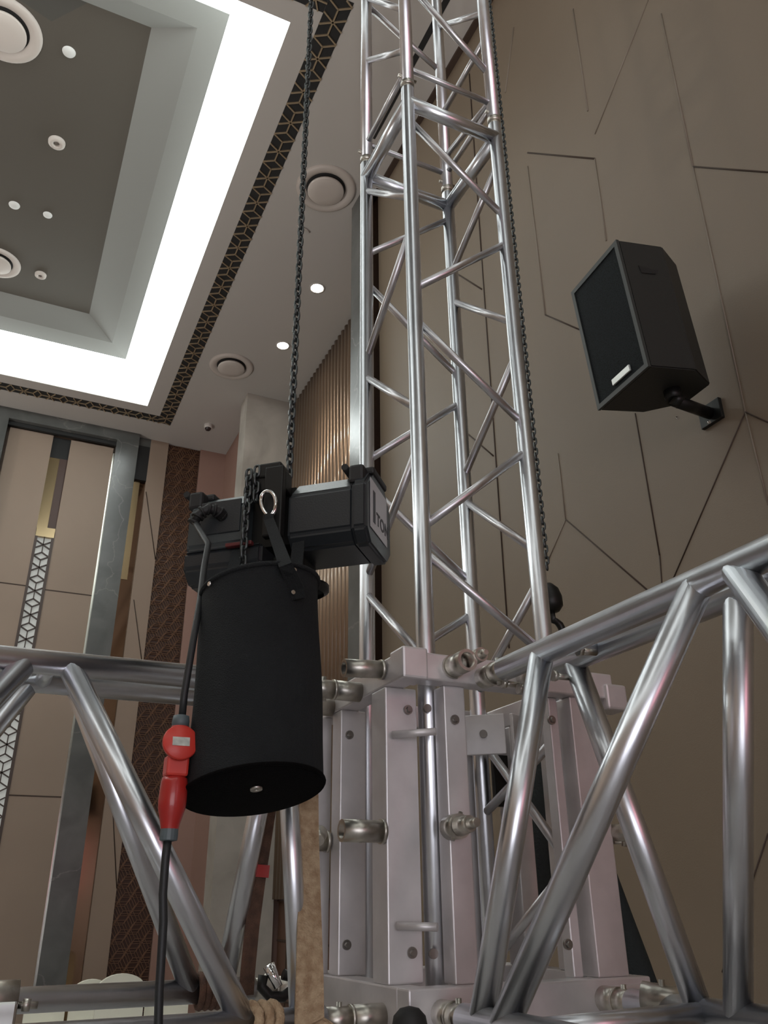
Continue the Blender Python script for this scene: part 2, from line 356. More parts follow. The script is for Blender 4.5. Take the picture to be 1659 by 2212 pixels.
# right wall: far return, column one, slat recess, column two, panelled wall
struct(MB().box(XR, 3.4, 9.73, W_+.16, ZF, H).build('wall_right_far', PINKP))
tag(MB().box(2.42, 3.12, 9.62, 9.95, ZF, H-.002).build('marble_column', MARBL), 'pale grey marble column left of the bronze slats', 'column')
struct(MB().box(3.18, 3.4, 5.9, 9.62, ZF, H).build('wall_right_recess', BRPAN))
o = thing('marble_column', 'dark grey marble column right of the bronze slats, behind the tower truss', 'column', (2.6, 5.73, ZF))
MB().box(2.43, 3.2, 5.62, 5.88, ZF, H-.002).build('marble_cladding', MARB, o)
MB().box(2.432, 2.6, 5.60, 5.62, ZF, H-.002).build('dark_mirror_face', mat('dark_mirror', (0.07,0.05,0.045), 0.06, 1.0), o)
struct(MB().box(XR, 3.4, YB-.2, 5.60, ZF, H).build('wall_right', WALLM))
o = thing('slat_screen', 'row of vertical bronze tubes in the recess between marble columns', 'wall slats', (3.13, 8.6, ZF))
m = MB(); y = 7.0; cnt = 0
while y < 9.6:
    m.tube((3.13, y, ZF+3.0 if False else .05), (3.13, y, H-.01), .042, 14); y += .112
m.build('slat_row', BRONZE, o)
MB().box(3.16, 3.172, 6.9, 9.62, .03, H-.01).build('backing', DBROWN, o)
for z in (-.9,-.35):
    k += 1; struct(MB().box(3.172, 3.181, 5.9, 9.62, z-.01, z+.01).build('trim_%d' % k, WALLJ))
for yy in (8.9, 9.3):
    k += 1; struct(MB().box(3.172, 3.181, yy-.01, yy+.01, ZF, .03).build('trim_%d' % k, WALLJ))
# panel joints of the right wall, laid on x = XR
def joint(p, q, dark=True, r=.0028):
    global k
    k += 1; a = atx(*p, XR-.001); b = atx(*q, XR-.001)
    struct(MB().tube(a, b, r*a.length/3.2, 6).build('trim_%d' % k, WALLJ if dark else WALLJL))
for p, q, dk in (((1140,330),(1285,343),1), ((1497,360),(1659,372),1), ((1400,0),(1285,290),0), ((1285,343),(1310,520),0), ((1428,30),(1497,360),0), ((1238,20),(1270,240),0),
                 ((1497,360),(1610,890),0), ((1610,890),(1659,1090),0), ((1178,680),(1252,712),1), ((1372,893),(1425,1200),1), ((1425,1200),(1440,1400),1), ((1610,890),(1659,912),1),
                 ((1222,1122),(1407,1282),1), ((1222,1122),(1180,1220),0), ((1205,980),(1222,1122),0), ((1610,890),(1450,1260),1), ((1140,360),(1178,680),0),
                 ((1014,160),(1041,560),1), ((1041,560),(1100,1400),1), ((985,590),(1041,625),1), ((1008,935),(1066,985),1), ((1110,60),(1092,200),0), ((1659,1800),(1560,2100),1)):
    joint(p, q, bool(dk))
# ------------------------------------------------------------------ ceiling fixtures
def diffuser(x, y, z, r, lab, deep=True, grp='round ceiling air diffusers'):
    o = thing('ceiling_diffuser', lab, 'air vent', (x, y, z), grp if False else None); T = Matrix.Translation((x, y, z))
    MB().lathe([(r, -.001), (r*.99, -.018), (r*.93, -.030), (r*.80, -.028), (r*.69, -.010), (r*.66, -.002)], 48, T).build('outer_ring', DOMEM, o)
    MB().lathe([(r*.67, -.002), (0, -.002)], 40, T).build('throat', SLOTM, o)
    MB().lathe([(r*.50, -.003), (r*.60, -.03), (r*.61, -.048), (r*.58, -.056), (r*.3, -.060), (r*.08, -.064), (0, -.064)], 40, T).build('inner_disc', DOMEM, o)
for u, v, z, r, lab in ((704,407,H,.30,'round white air diffuser beside the chain, nearer of the two on the flat ceiling'), (500,791,H,.29,'round white air diffuser above the grey column, farther of two on flat ceiling'),
                   (8,62,K2,.33,'large round diffuser on dark coffer panel at the top left corner'), (-6,566,K2,.27,'round diffuser on dark coffer panel, lower at the left edge')):
    p = atz(u, v, z); diffuser(p.x, p.y, z, r, lab)
for u, v, r, lab in ((123,307,.068,'ring shaped detector in middle of the dark coffer panel'), (88,593,.055,'ring shaped detector near the lower corner of dark coffer panel')):
    p = atz(u, v, K2); o = thing('smoke_detector', lab, 'detector', (p.x, p.y, K2)); T = Matrix.Translation(p)
    MB().lathe([(r*1.25, 0), (r*1.2, -.025), (r*.8, -.04), (r*.45, -.03), (r*.45, -.004)], 28, T).build('housing', DOMEM, o)
    MB().lathe([(r*.45, -.006), (r*.3, -.02), (0, -.02)], 20, T).build('sensor', mat('sensor_grey', (.16,.14,.12), .5), o)
for u, v, r, lab in ((149,112,.05,'small pale ceiling disc near the upper end of dark coffer panel'), (31,443,.05,'small pale ceiling disc, left one of two side by side'), (103,464,.042,'small pale ceiling disc, right one of two side by side')):
    p = atz(u, v, K2); tag(MB().lathe([(r*1.2, 0), (r*1.1, -.012), (r*.5, -.022), (0, -.024)], 24, Matrix.Translation(p)).build('sprinkler_cover', mat('pale_disc', (.62,.62,.60), .5)), lab, 'ceiling fitting')
for i, (u, v, lab) in enumerate(((685,622,'bright recessed downlight, nearer and higher of the lit pair'), (611,746,'bright recessed downlight, farther of the lit pair by the chain'))):
    p = atz(u, v, H); o = thing('downlight', lab, 'ceiling light', (p.x, p.y, H)); T = Matrix.Translation(p)
    MB().lathe([(.095, 0), (.093, -.008), (.075, -.010), (.070, -.003)], 28, T).build('bezel', CEIL, o)
    MB().lathe([(.070, -.004), (.04, -.008), (0, -.009)], 24, T).build('lens', DLIGHT, o)
    ld = bpy.data.lights.new('spot_lamp', 'SPOT'); ld.energy = SPOT_W; ld.spot_size = math.radians(85); ld.spot_blend = .7; ld.color = (1,.86,.68); ld.shadow_soft_size = .05
    lo = bpy.data.objects.new('spot_lamp', ld); sc.collection.objects.link(lo); lo.parent = o; lo.location = (0, 0, -.03)
p = atz(450, 918, H); o = thing('dome_camera', 'small white dome camera with dark lens near the ceiling corner', 'security camera', (p.x, p.y, H)); T = Matrix.Translation(p)
MB().lathe([(.062, 0), (.06, -.05), (.052, -.058), (.046, -.058)], 28, T).build('housing', mat('camera_white', (.62,.58,.55), .4), o)
MB().lathe([(.046, -.056), (.043, -.075), (.03, -.092), (0, -.10)], 24, T).build('lens_dome', mat('smoked_dome', (.03,.02,.02), .15), o)
p = atz(655, 490, H); o = thing('sprinkler', 'tiny curved ceiling sprinkler below the nearer air diffuser', 'sprinkler', (p.x, p.y, H))
MB().path([p+Vector((-.07,0,-.004)), p+Vector((-.03,0,-.01)), p+Vector((.04,.01,-.012)), p+Vector((.09,.04,-.006))], .008, 6).build('pipe_cover', DOMEM, o)
tag(MB().box(2.245, 2.295, YB, 5.0, H-.004, H-.0005).build('ceiling_slot', SLOTM), 'narrow dark ceiling slot near the right wall, seen through the tower top', 'ceiling slot')
k += 1; struct(MB().box(2.55, 2.598, YB, 5.60, H-.03, H-.002).build('trim_%d' % k, WALLJ))  # dark strip standing in for the cornice shadow along the wall top
# pink stage screen far behind the viewer, beside the right wall
SY = -3.2
o = thing('led_screen', 'pink glowing stage screen standing behind the viewer', 'screen', (1.9, SY, ZF))
MB().box(1.5, 2.45, SY-.1, SY-.01, ZF+1.9, ZF+3.4).build('cabinet', BLACKM, o)
MB().box(1.52, 2.43, SY-.01, SY, ZF+1.92, ZF+3.38).build('panel', mat('pink_pixels', (0,0,0), .5, emit=(1.0,.42,.50), es=SCREEN), o)
for x in (1.6, 2.35): MB().box(x-.03, x+.03, SY-.09, SY-.03, ZF, ZF+1.9).build('leg', BLACKM, o)
o = thing('fill_screen', 'wide pale lavender fill screen added at the back of the hall, behind the viewer', 'screen', (-1.8, -6.5, ZF))  # unseen glowing screen added to light the lower fronts
MB().box(-4.6, .8, -6.62, -6.51, ZF+.4, ZF+3.4).build('cabinet', BLACKM, o)
MB().box(-4.57, .77, -6.51, -6.50, ZF+.43, ZF+3.37).build('panel', mat('lavender_fill_panel', (0,0,0), .5, emit=(.94,.93,1.0), es=FILL_LED), o)
for x in (-4.2, -2, .4): MB().box(x-.04, x+.04, -6.6, -6.53, ZF, ZF+.4).build('leg', BLACKM, o)
# added fill lamps standing on the floor, out of view to the left and behind
for i, (x, y, lab) in enumerate(((-4.8, 8.0, 'added floor fill lamp near the far wall, left of the view'), (-4.6, 2.0, 'added floor fill lamp in the middle of the hall, left of the view'), (-1.5, -3.5, 'added floor fill lamp behind the viewer'), (-5.0, -6.5, 'added floor fill lamp in the back left of the hall'))):
    o = thing('fill_lamp', lab, 'fill lamp', (x, y, ZF)); T = Matrix.Translation((x, y, ZF))
    MB().lathe([(0,0), (.16,0), (.16,.02), (.03,.03), (.03,.25), (.2,.30), (.26,.42), (.25,.43), (.2,.36), (0,.34)], 28, T).build('lamp_body', BLACKM, o)
    ld = bpy.data.lights.new('fill_light', 'AREA'); ld.shape = 'DISK'; ld.size = .4; ld.energy = UP_W; ld.color = (1,.96,.92); ld.spread = math.radians(130)
    lo = bpy.data.objects.new('fill_light', ld); sc.collection.objects.link(lo); lo.parent = o; lo.location = (0, 0, .45); lo.rotation_euler = (math.pi, 0, 0)
# ------------------------------------------------------------------ tower truss
TX, TY, S = .938, 1.764, .36; RT = .0235
LEG = dict(F=(TX, TY), R=(TX+S, TY), L=(TX, TY+S), B=(TX+S, TY+S))
tw = thing('tower_truss', 'upright silver aluminium tower truss rising through the grey sleeve frame', 'truss tower', (TX+S/2, TY+S/2, ZF))
TOP = 5.0
ZJ = {kk: None for kk in LEG}
zj = 2.60
for kk, (x, y) in LEG.items():
    m = MB(); m.tube((x, y, ZF+.02), (x, y, zj), RT, 24); m.build('upright', ALU, tw)
    m = MB(); m.tube((x, y, zj+.02), (x, y, TOP), RT, 24); up = m.build('upright', ALU, tw)
    m = MB(); m.tube((x, y, zj-.03), (x, y, zj+.05), RT*.86, 16); m.tube((x, y, zj+.012), (x, y, zj+.034), RT*1.04, 20); m.tube((x-.035, y, zj+.06), (x+.035, y, zj+.06), .006, 8); m.build('joint_spigot', STEEL, up)
def brace(a, va, b, vb, r=.0122, m_=None, byz=False, nm='brace'):
    (xa, ya), (xb, yb) = LEG[a], LEG[b]
    za = va if byz else zleg(xa, ya, va); zb = vb if byz else zleg(xb, yb, vb)
    MB().tube((xa, ya, za), (xb, yb, zb), r, 14).build(nm, m_ or ALU_D, tw)
# front-right face
fr = [('F',258,'R',467), ('R',527,'F',623), ('F',690,'R',915), ('R',975,'F',1140), ('F',1190,'R',1415), ('F',-45,'R',163)]
lf = [('L',413,'F',427), ('F',488,'L',775), ('L',815,'F',884), ('F',961,'L',1250), ('L',1283,'F',1430), ('F',22,'L',-5), ('L',132,'F',108)]
lb = [('L',549,'B',474), ('L',612,'B',812), ('L',995,'B',871), ('L',1046,'B',1259), ('B',1327,'L',1465), ('L',10,'B',155)]
rb = [('B',652,'R',697), ('R',352,'B',588), ('R',765,'B',1030), ('B',1083,'R',1190), ('R',1257,'B',1500), ('R',80,'B',245), ('B',58,'R',28), ('R',215,'B',340)]
low = [('B',1590,'R',1850), ('R',1600,'B',1760), ('R',1880,'B',2080), ('L',1560,'B',1700), ('B',1800,'L',1900), ('L',1880,'F',1960), ('F',1500,'R',1660), ('R',1700,'F',1850)]
for q in fr+lf+lb+rb+low[:3]: brace(*q)
for a, b in (('F','R'), ('L','F'), ('L','B'), ('R','B')):
    brace(a, zj-.065, b, zj-.065, .0245, ALU, True, 'end_bar')
    brace(a, zj+.115, b, zj+.115, .011, None, True)
# repeat above the frame edge
z = 3.2
while z < TOP-.5:
    for a, b in (('F','R'), ('L','F'), ('L','B'), ('R','B')):
        if z > 3.75: brace(a, z, b, z+.42, .011, None, True); brace(b, z+.48, a, z+.62, .011, None, True)
    z += .66
# lower part down to the floor, mostly inside and below the sleeve
z = -.25
for i in range(2):
    for a, b in (('F','R'), ('L','F'), ('L','B'), ('R','B')): brace(a, z, b, z-.42, .011, None, True); brace(b, z-.46, a, z-.6, .011, None, True)
    z -= .66
MB().box(TX-.1, TX+S+.1, TY-.1, TY+S+.1, ZF, ZF+.02).build('base_plate', PLATE, tw)
# ------------------------------------------------------------------ sleeve block
sl = thing('sleeve_block', 'grey aluminium sleeve frame around the tower with bolted posts and spigots', 'truss sleeve', (TX+S/2, TY+S/2, -.3))
X0, X1, Y0, Y1 = .818, 1.418, 1.655, 2.235
def ringf(z0, z1, nm):
    m = MB(); t = .055
    m.bbox(X0, X1, Y0, Y0+t, z0, z1); m.bbox(X0, X1, Y1-t, Y1, z0, z1); m.bbox(X0, X0+t, Y0+t, Y1-t, z0, z1); m.bbox(X1-t, X1, Y0+t, Y1-t, z0, z1)
    m.build(nm, PLATE, sl)
ringf(.463, .527, 'top_ring'); ringf(-.225, -.152, 'bottom_ring')
MB().bbox(X0-.004, X0+.062, Y0-.012, Y0+.06, .460, .534, .006).build('corner_block', PLATE, sl)
MB().bbox(X1-.03, X1+.035, Y0-.01, Y0+.06, .435, .50, .006).build('corner_block', PLATE, sl)
MB().bbox(X1-.13, X1+.012, Y0-.015, Y0+.05, -.25, -.165, .004).build('corner_block', PLATE, sl)
POSTS = []
def post(x0, x1, y0, y1): POSTS.append((((x0+x1)/2, y0), MB().bbox(x0, x1, y0, y1, -.152, .463, .0035).build('post', PLATE, sl)))
post(.820, .902, 1.752, 1.832)      # left-front
post(.941, .998, 1.688, 1.738)      # front-left
post(1.290, 1.375, 1.672, 1.735)    # front-right
post(.778+.043, .893, 2.03, 2.09)   # left-back
post(1.362, 1.418, 1.86, 1.92)      # right-front
post(1.362, 1.418, 2.06, 2.14)      # right-back
post(.916, .996, 2.15, 2.20)
post(1.25, 1.33, 2.16, 2.21)
post(1.245, 1.272, 1.70, 1.735)
m = MB(); m.bbox(.775, .84, 2.14, 2.2, -.16, .463, .003); m.build('post', PLATE, sl)
for (ua, va), (ub, vb) in (((848,1587),(942,1580)), ((858,2000),(945,2003))):     # rungs
    MB().tube(aty(ua, va, 1.745), aty(ub, vb, 1.683), .0085, 12).build('rung', PLATE, sl)
def bolt(u, v, y, r=.011):
    p = aty(u, v, y); m = MB(); m.tube(p, p+Vector((0,-.006,0)), r, 18); m.tube(p+Vector((0,-.006,0)), p+Vector((0,-.012,0)), r*.7, 6, r*.55); m.build('bolt', BOLT, min(POSTS, key=lambda q: abs(q[0][0]-p.x)+abs(q[0][1]-p.y))[1])
for u, v, y in ((880,1534,1.752), (889,2058,1.752), (754,1588,2.03), (748,2041,2.03), (1190,1556,1.70), (1225,2040,1.672), (981,1555,1.688)): bolt(u, v, y)
for u, v in ((921,1531),(934,2060)):
    p = aty(u, v, 1.738); m = MB(); m.tube(p, p+Vector((0,-.008,0)), .010, 16); m.build('bolt', BOLT, sl)
# half-coupler spigots on the left face
def spigot(p0, p1, r, pin=True, nm='spigot'):
    p0 = Vector(p0); p1 = Vector(p1); d = (p1-p0).normalized(); e = thing_dummy = None
    m = MB(); m.hollow(p0, p1, r, r*.72, 24); m.tube(p0, p0+d*.008, r*1.12, 20)
    q = lerp(p0, p1, .55); s_ = Vector((0,0,1)) if abs(d.z) < .5 else Vector((1,0,0)); m.tube(q-s_*r*1.02, q+s_*r*1.02, .004, 8)
    return m.build(nm, STEEL, sl)
spigot((.815, 1.755, .503), (.715, 1.755, .497), .021)
spigot((.818, 1.765, .143), (.718, 1.765, .143), .0235)
spigot((.818, 2.10, .143), (.73, 2.10, .143), .0235)
# front-face spigots
a = aty(978, 1441, Y0); spigot(a, a+Vector((0,-.07,0)), .0255)
a = aty(1024, 1427, Y0-.02); m = MB(); m.tube(a+Vector((-.012,.015,0)), a+Vector((-.012,-.055,.0)), .0165, 18); m.tube(a+Vector((-.012,-.055,0)), a+Vector((-.012,-.075,0)), .012, 16, .006); m.build('coupler_pin', STEEL, sl)
a = aty(972, 1788, 1.686); m = MB(); m.tube(a, a+Vector((0,-.045,0)), .026, 22); m.tube(a+Vector((0,-.045,0)), a+Vector((0.002,-.085,.002)), .021, 20, .017); m.tube(a+Vector((.002,-.085,.002)), a+Vector((.004,-.11,.003)), .012, 16, .009); m.tube(a+Vector((-.012,-.03,-.028)), a+Vector((.012,-.03,.03)), .005, 8); m.build('spigot', STEEL, sl)
a = aty(1318, 1800, 1.69); m = MB(); m.tube(a, a+Vector((.03,-.05,0)), .02, 18); m.tube(a+Vector((.02,-.02,-.03)), a+Vector((.03,-.03,.04)), .006, 8); m.tube(a+Vector((0,-.01,-.02)), a+Vector((.05,-.02,-.02)), .005, 8); m.build('spigot', STEEL, sl)
a = aty(690, 1800, 2.03); m = MB(); m.tube(a, a+Vector((-.02,-.05,-.02)), .02, 14, .013); m.build('spigot', STEEL, sl)
# guide brackets with bolts inside, top back corner
m = MB(); T = Matrix.Translation((1.25, 2.02, .425)) @ Matrix.Rotation(math.radians(-38), 4, 'Z')
m.bbox(-.06, .06, -.005, .005, -.055, .055, .002, T); T2 = Matrix.Translation((1.35, 1.98, .42)) @ Matrix.Rotation(math.radians(30), 4, 'Z'); m.bbox(-.06, .06, -.005, .005, -.055, .055, .002, T2)
m.build('guide_bracket', PLATE, sl)
for T_, q in ((T, (.0,.0)), (T2, (.02,.02)), (T2, (-.03,-.02))):
    a = T_ @ Vector((q[0], -.005, q[1])); b = T_ @ Vector((q[0], -.016, q[1])); MB().tube(a, b, .011, 14).build('bolt', BOLT, sl)
m = MB(); m.bbox(1.30, 1.35, 2.06, 2.075, .24, .38, .002); m.build('guide_plate', BLACKM, sl)
for cx_, cy_ in ((1.18,2.17), (1.0,2.15)): 
    MB().tube((cx_-.03, cy_, .33), (cx_+.03, cy_, .33), .025, 20).build('guide_roller', RUBBER, sl)
# ------------------------------------------------------------------ horizontal trusses
RC = .0265
def conn(parent, p, d, r=.0265, L=.12):      # conical end coupler with pins
    p = Vector(p); d = Vector(d).normalized()
    m = MB(); m.tube(p, p+d*L*.45, r*.94, 22); m.tube(p+d*L*.45, p+d*L, r*1.0, 22); m.tube(p+d*L*.42, p+d*L*.47, r*1.05, 22)
    s_ = Vector((0,0,1)); m.tube(p+d*L*.25-s_*r*1.25, p+d*L*.25+s_*r*1.25, .006, 10); m.build('end_coupler', STEEL, parent)
lt = thing('box_truss', 'horizontal silver truss running left from sleeve behind the black bag', 'truss', (-.5, 2.0, -.2))
LU, LUB, LL, LLB = (1.90, .48), (2.088, .48), (1.776, aty(300,2232,1.776).z), (2.257, aty(200,2153,2.257).z)
XE = .69; XS = -1.9
for (yy, zz) in (LU, LUB, LL, LLB): ch_ = MB().tube((XS, yy, zz), (XE, yy, zz), RC, 28).build('chord', ALU, lt); conn(ch_, (XE, yy, zz), (1,0,0), .0245, X0-XE)
def lat(p, q, nm='brace', r=.0255, par=lt): MB().tube(p, q, r, 24).build(nm, ALU, par)
xa = aty(150, 1428, LU[0]).x; xb = aty(545, 2180, LL[0]).x; per = 2*(xb-xa)+.06
# front side zigzag
x = xb
lat((xa, *LU), (xb-.012, *LL))
xp = aty(62, 1422, LU[0]).x; lat((xp, *LU), (xp-(xb-xa), *LL)); lat((xp-(xb-xa)-.28+.22-.06, *LL), (xp-2*(xb-xa)-.1, *LU)); lat((xp-2*(xb-xa)-.2, *LU), (xp-3*(xb-xa)-.2, *LL))
lat((aty(612, 1480, 1.90).x, *LU), (aty(650, 2190, 1.776).x, *LL), r=.0215)
# back side zigzag
xc = aty(415, 2130, LLB[0]).x; xd = aty(165, 1470, LUB[0]).x; lat((xd, *LUB), (xc, *LLB))
lat((aty(605, 1480, 2.088).x, *LUB), (aty(483, 2120, 2.257).x, *LLB), r=.0255)
lat((xd-.1, *LUB), (xd-.1-(xc-xd), *LLB)); lat((xd-.18-(xc-xd), *LLB), (xd-.2-2*(xc-xd), *LUB))
for xx in (xa-.04, xa-1.1): lat((xx, *LU), (xx, *LUB), r=.018)
for xx in (-.05, -1.0): lat((xx-.12, *LL), (xx-.12, *LLB), r=.02)
# clamp at the bottom left corner
o = thing('truss_clamp', 'silver truss clamp with bolt at the bottom left corner', 'clamp', aty(5, 2170, 2.05))
c_ = aty(-12, 2160, 2.15)
m = MB(); m.bbox(c_.x-.06, c_.x+.045, c_.y-.04, c_.y+.02, c_.z-.06, c_.z+.0, .006); m.build('clamp_body', mat('bright_cast_aluminium', (.75,.76,.74), .3, 1.0), o)
m = MB(); m.hollow((c_.x-.06, c_.y, c_.z+.0), (c_.x+.045, c_.y, c_.z+.0), .036, .028, 20); m.build('clamp_ring', STEEL, o)
m = MB(); m.tube((c_.x+.045, c_.y-.02, c_.z-.01), (c_.x+.085, c_.y-.02, c_.z-.012), .007, 10); m.tube((c_.x+.055, c_.y-.02, c_.z-.01), (c_.x+.07, c_.y-.02, c_.z-.011), .013, 6); m.build('bolt', STEEL, o)

rt = thing('box_truss', 'horizontal silver truss rising right from the sleeve towards the viewer', 'truss', (1.1, .5, -.2))
NU, FU, NL, FL_ = (1.032, .48), (1.15, .490), (.89, atx(1100,2222,.89).z), (1.285, -.19)
YE = 1.565; YS = -1.9
for (xx, zz) in (NU, FU, NL, FL_):
    ch_ = MB().tube((xx, YS, zz), (xx, YE, zz), RC, 28).build('chord', ALU, rt); conn(ch_, (xx, YE, zz), (0,1,0), .0255, Y0-YE)
def yat(u, v, xx): return atx(u, v, xx).y
lat((NU[0], yat(1172,1420,NU[0]), NU[1]), (NL[0], yat(1040,2185,NL[0]), NL[1]), par=rt)
lat((NU[0], yat(1508,1265,NU[0]), NU[1]), (NL[0], yat(1085,2195,NL[0]), NL[1]), par=rt, r=.0265)
y3 = yat(1590,1238,NU[0]); lat((NU[0], y3, NU[1]), (NL[0], y3-.42, NL[1]), par=rt); lat((NL[0], y3-.48, NL[1]), (NU[0], y3-.9, NU[1]), par=rt)
lat((FU[0], yat(1240,1432,FU[0]), FU[1]), (FL_[0], yat(1512,2180,FL_[0]), FL_[1]), par=rt)
lat((FU[0], yat(1602,1318,FU[0]), FU[1]), (FL_[0], yat(1592,2185,FL_[0]), FL_[1]), par=rt)
y4 = yat(1655,1290,FU[0]); lat((FU[0], y4-.05, FU[1]), (FL_[0], y4-.45, FL_[1]), par=rt)
for yy in (1.36, y3+.02, y3-1.0): lat((NU[0], yy, NU[1]-.002), (FU[0], yy, FU[1]), par=rt, r=.018)
for yy in (1.36, .5, -.4): lat((NL[0], yy, NL[1]), (FL_[0], yy, FL_[1]), par=rt, r=.02)
a = atx(1312, 1520, 1.15); T = Matrix.Translation(a)
# bolts hanging under the upper chords
for u, v, xx in ((1270,1408,1.09), (1215,1462,1.12), (1105,1478,1.06), (1140,1490,1.08)):
    p = atx(u, v, xx); m = MB(); m.tube(p+Vector((-.02,0,0)), p+Vector((.02,0,0)), .007, 10); m.tube(p+Vector((-.026,0,0)), p+Vector((-.016,0,0)), .012, 6); m.build('coupler_bolt', STEEL, rt)
# coupler joint at the lower far chord (bottom right)
q = aty(1388, 2150, 1.50); p = aty(1500, 2172, 1.42)
m = MB(); m.tube(q, p, .026, 20); m.tube(q+(p-q)*.35+Vector((0,-.01,-.036)), q+(p-q)*.35+Vector((0,-.01,.034)), .006, 10); m.tube(q+(p-q)*.1+Vector((0,-.028,-.02)), q+(p-q)*.5+Vector((0,-.028,-.03)), .006, 8); m.bbox(p.x-.02, p.x+.045, p.y-.04, p.y+.02, p.z-.075, p.z-.028, .006); m.build('end_coupler', STEEL, rt)
# rubber end cap bottom centre
p = aty(885, 2205, 1.60); tag(MB().lathe([(.034,-.08), (.034,0), (.03,.02), (.018,.032), (0,.036)], 24, Matrix.Translation(p+Vector((0,0,-.012)))).build('rubber_cap', RUBBER), 'black rounded rubber cap at the bottom edge below the sleeve', 'cap')
# ------------------------------------------------------------------ chains
def chain(m, x, y, z0, z1, wr=.0038, pitch=.0235, sway=None):
    z = z0; i = 0; hw = .0082; hl = pitch/2+wr
    while z < z1:
        pts = []; ang = math.radians(40)+(i%2)*math.pi/2; c, s_ = math.cos(ang), math.sin(ang); dx = sway((z-z0)/(z1-z0)) if sway else 0
        for kq in range(12):
            t = 2*math.pi*kq/12; lx = hw*math.cos(t); lz = (hl-hw)*(1 if math.sin(t) > 1e-6 else -1 if math.sin(t) < -1e-6 else 0)+hw*math.sin(t)
            pts.append((x+dx+lx*c, y+lx*s_, z+hl+lz))
        m.path(pts, wr, 6, closed=True); z += pitch; i += 1
# hoist
HC = Vector((.60, 1.85, 0)); HA = Vector((.75,-.66,0)).normalized(); HN = Vector((-HA.y, HA.x, 0))
HT = Matrix(((HA.x, HN.x, 0, HC.x), (HA.y, HN.y, 0, HC.y), (0, 0, 1, 0), (0, 0, 0, 1)))
ho = thing('chain_hoist', 'black one ton electric chain hoist hanging above the left truss', 'hoist', (HC.x, HC.y, .75))
def octo(y0, y1, z0, z1, ct, cb): return [(y0, z0+cb), (y0+cb, z0), (y1-cb, z0), (y1, z0+cb), (y1, z1-ct), (y1-ct, z1), (y0+ct, z1), (y0, z1-ct)]
def along(m, poly0, poly1, s0, s1, mi=0):
    A = [m.bm.verts.new(HT @ Vector((s0, p[0], p[1]))) for p in poly0]; B = [m.bm.verts.new(HT @ Vector((s1, p[0], p[1]))) for p in poly1]; n = len(A)
    for i in range(n): m.face([A[i], A[(i+1)%n], B[(i+1)%n], B[i]], mi=mi)
    m.face(list(reversed(A)), mi=mi); m.face(B, mi=mi)
def housing(nm, s0, s1, z0, z1, mt, ct=.045, cb=.03, hw=.1):
    m = MB(); t = bmesh.new(); m2 = MB(); along(m2, octo(-hw, hw, z0, z1, ct, cb), octo(-hw, hw, z0, z1, ct, cb), s0, s1)
    bmesh.ops.bevel(m2.bm, geom=m2.bm.edges[:], offset=.008, segments=3, affect='EDGES'); return m2.build(nm, mt, ho)
housing('motor_housing', .035, .205, .775, .968, HOIST, .055)
ec_ = housing('motor_end_cover', .200, .240, .768, .972, HOIST, .05, .034, .104)
gb_ = housing('gearbox_housing', -.238, -.075, .775, .964, HOIST2, .055, .03)
housing('gearbox_sump', -.242, -.03, .715, .80, HOIST, .006, .035, .098)
MB().box(-.08, .04, -.062, .085, .80, .955, HT).build('centre_body', BLACKM, ho)
for s_, z_ in ((.215,.972), (-.222,.962)):      # rubber corner bumpers on top
    m = MB(); m.bbox(s_-.036, s_+.030, -.058, .058, z_-.006, z_+.014, .006, HT); m.bbox(s_-.028, s_+.012, -.088, -.050, z_-.040, z_+.010, .008, HT); m.tube(HT @ Vector((s_-.040,-.080,z_+.010)), HT @ Vector((s_-.040,.080,z_+.010)), .009, 12); m.build('corner_bumper', RUBBER, ho)
# suspension plate, chain guide and dangling chain
m = MB(); m.bbox(-.075, .03, -.115, -.065, .93, .985, .004, HT); m.bbox(-.04, .02, -.12, -.06, .965, 1.005, .005, HT); m.build('chain_guide', BLACKM, ho)
m = MB(); m.bbox(-.02, .03, -.125, -.1, .80, .99, .004, HT); m.build('side_plate', BLACKM, ho)
MB().bbox(-.03, .06, -.05, .05, .70, .78, .012, HT).build('hook_block', BLACKM, ho)
m = MB(); cx = HT @ Vector((.045, -.0, .70)); m.lathe([(.05,-.012), (.062,-.004), (.062,.01), (.045,.016)], 24, Matrix.Translation(cx)); m.build('hook_collar', BLACKM, ho)
m = MB(); q = HT @ Vector((.0, -.02, 0)); chain(m, q.x, q.y, .98, H-.02, sway=lambda t: .004*math.sin(5*t)); m.build('load_chain', CHAINM, ho)
m = MB(); q = HT @ Vector((-.062, -.128, 0)); chain(m, q.x, q.y, .70, .98); q2 = HT @ Vector((-.045, -.118, 0)); chain(m, q2.x, q2.y, .90, .975); m.build('slack_chain', CHAINM, ho)
p = HT @ Vector((0, 0, H)); MB().bbox(p.x-.09, p.x+.09, p.y-.09, p.y+.09, H-.03, H-.001, .004).build('ceiling_anchor', BLACKM, ho)
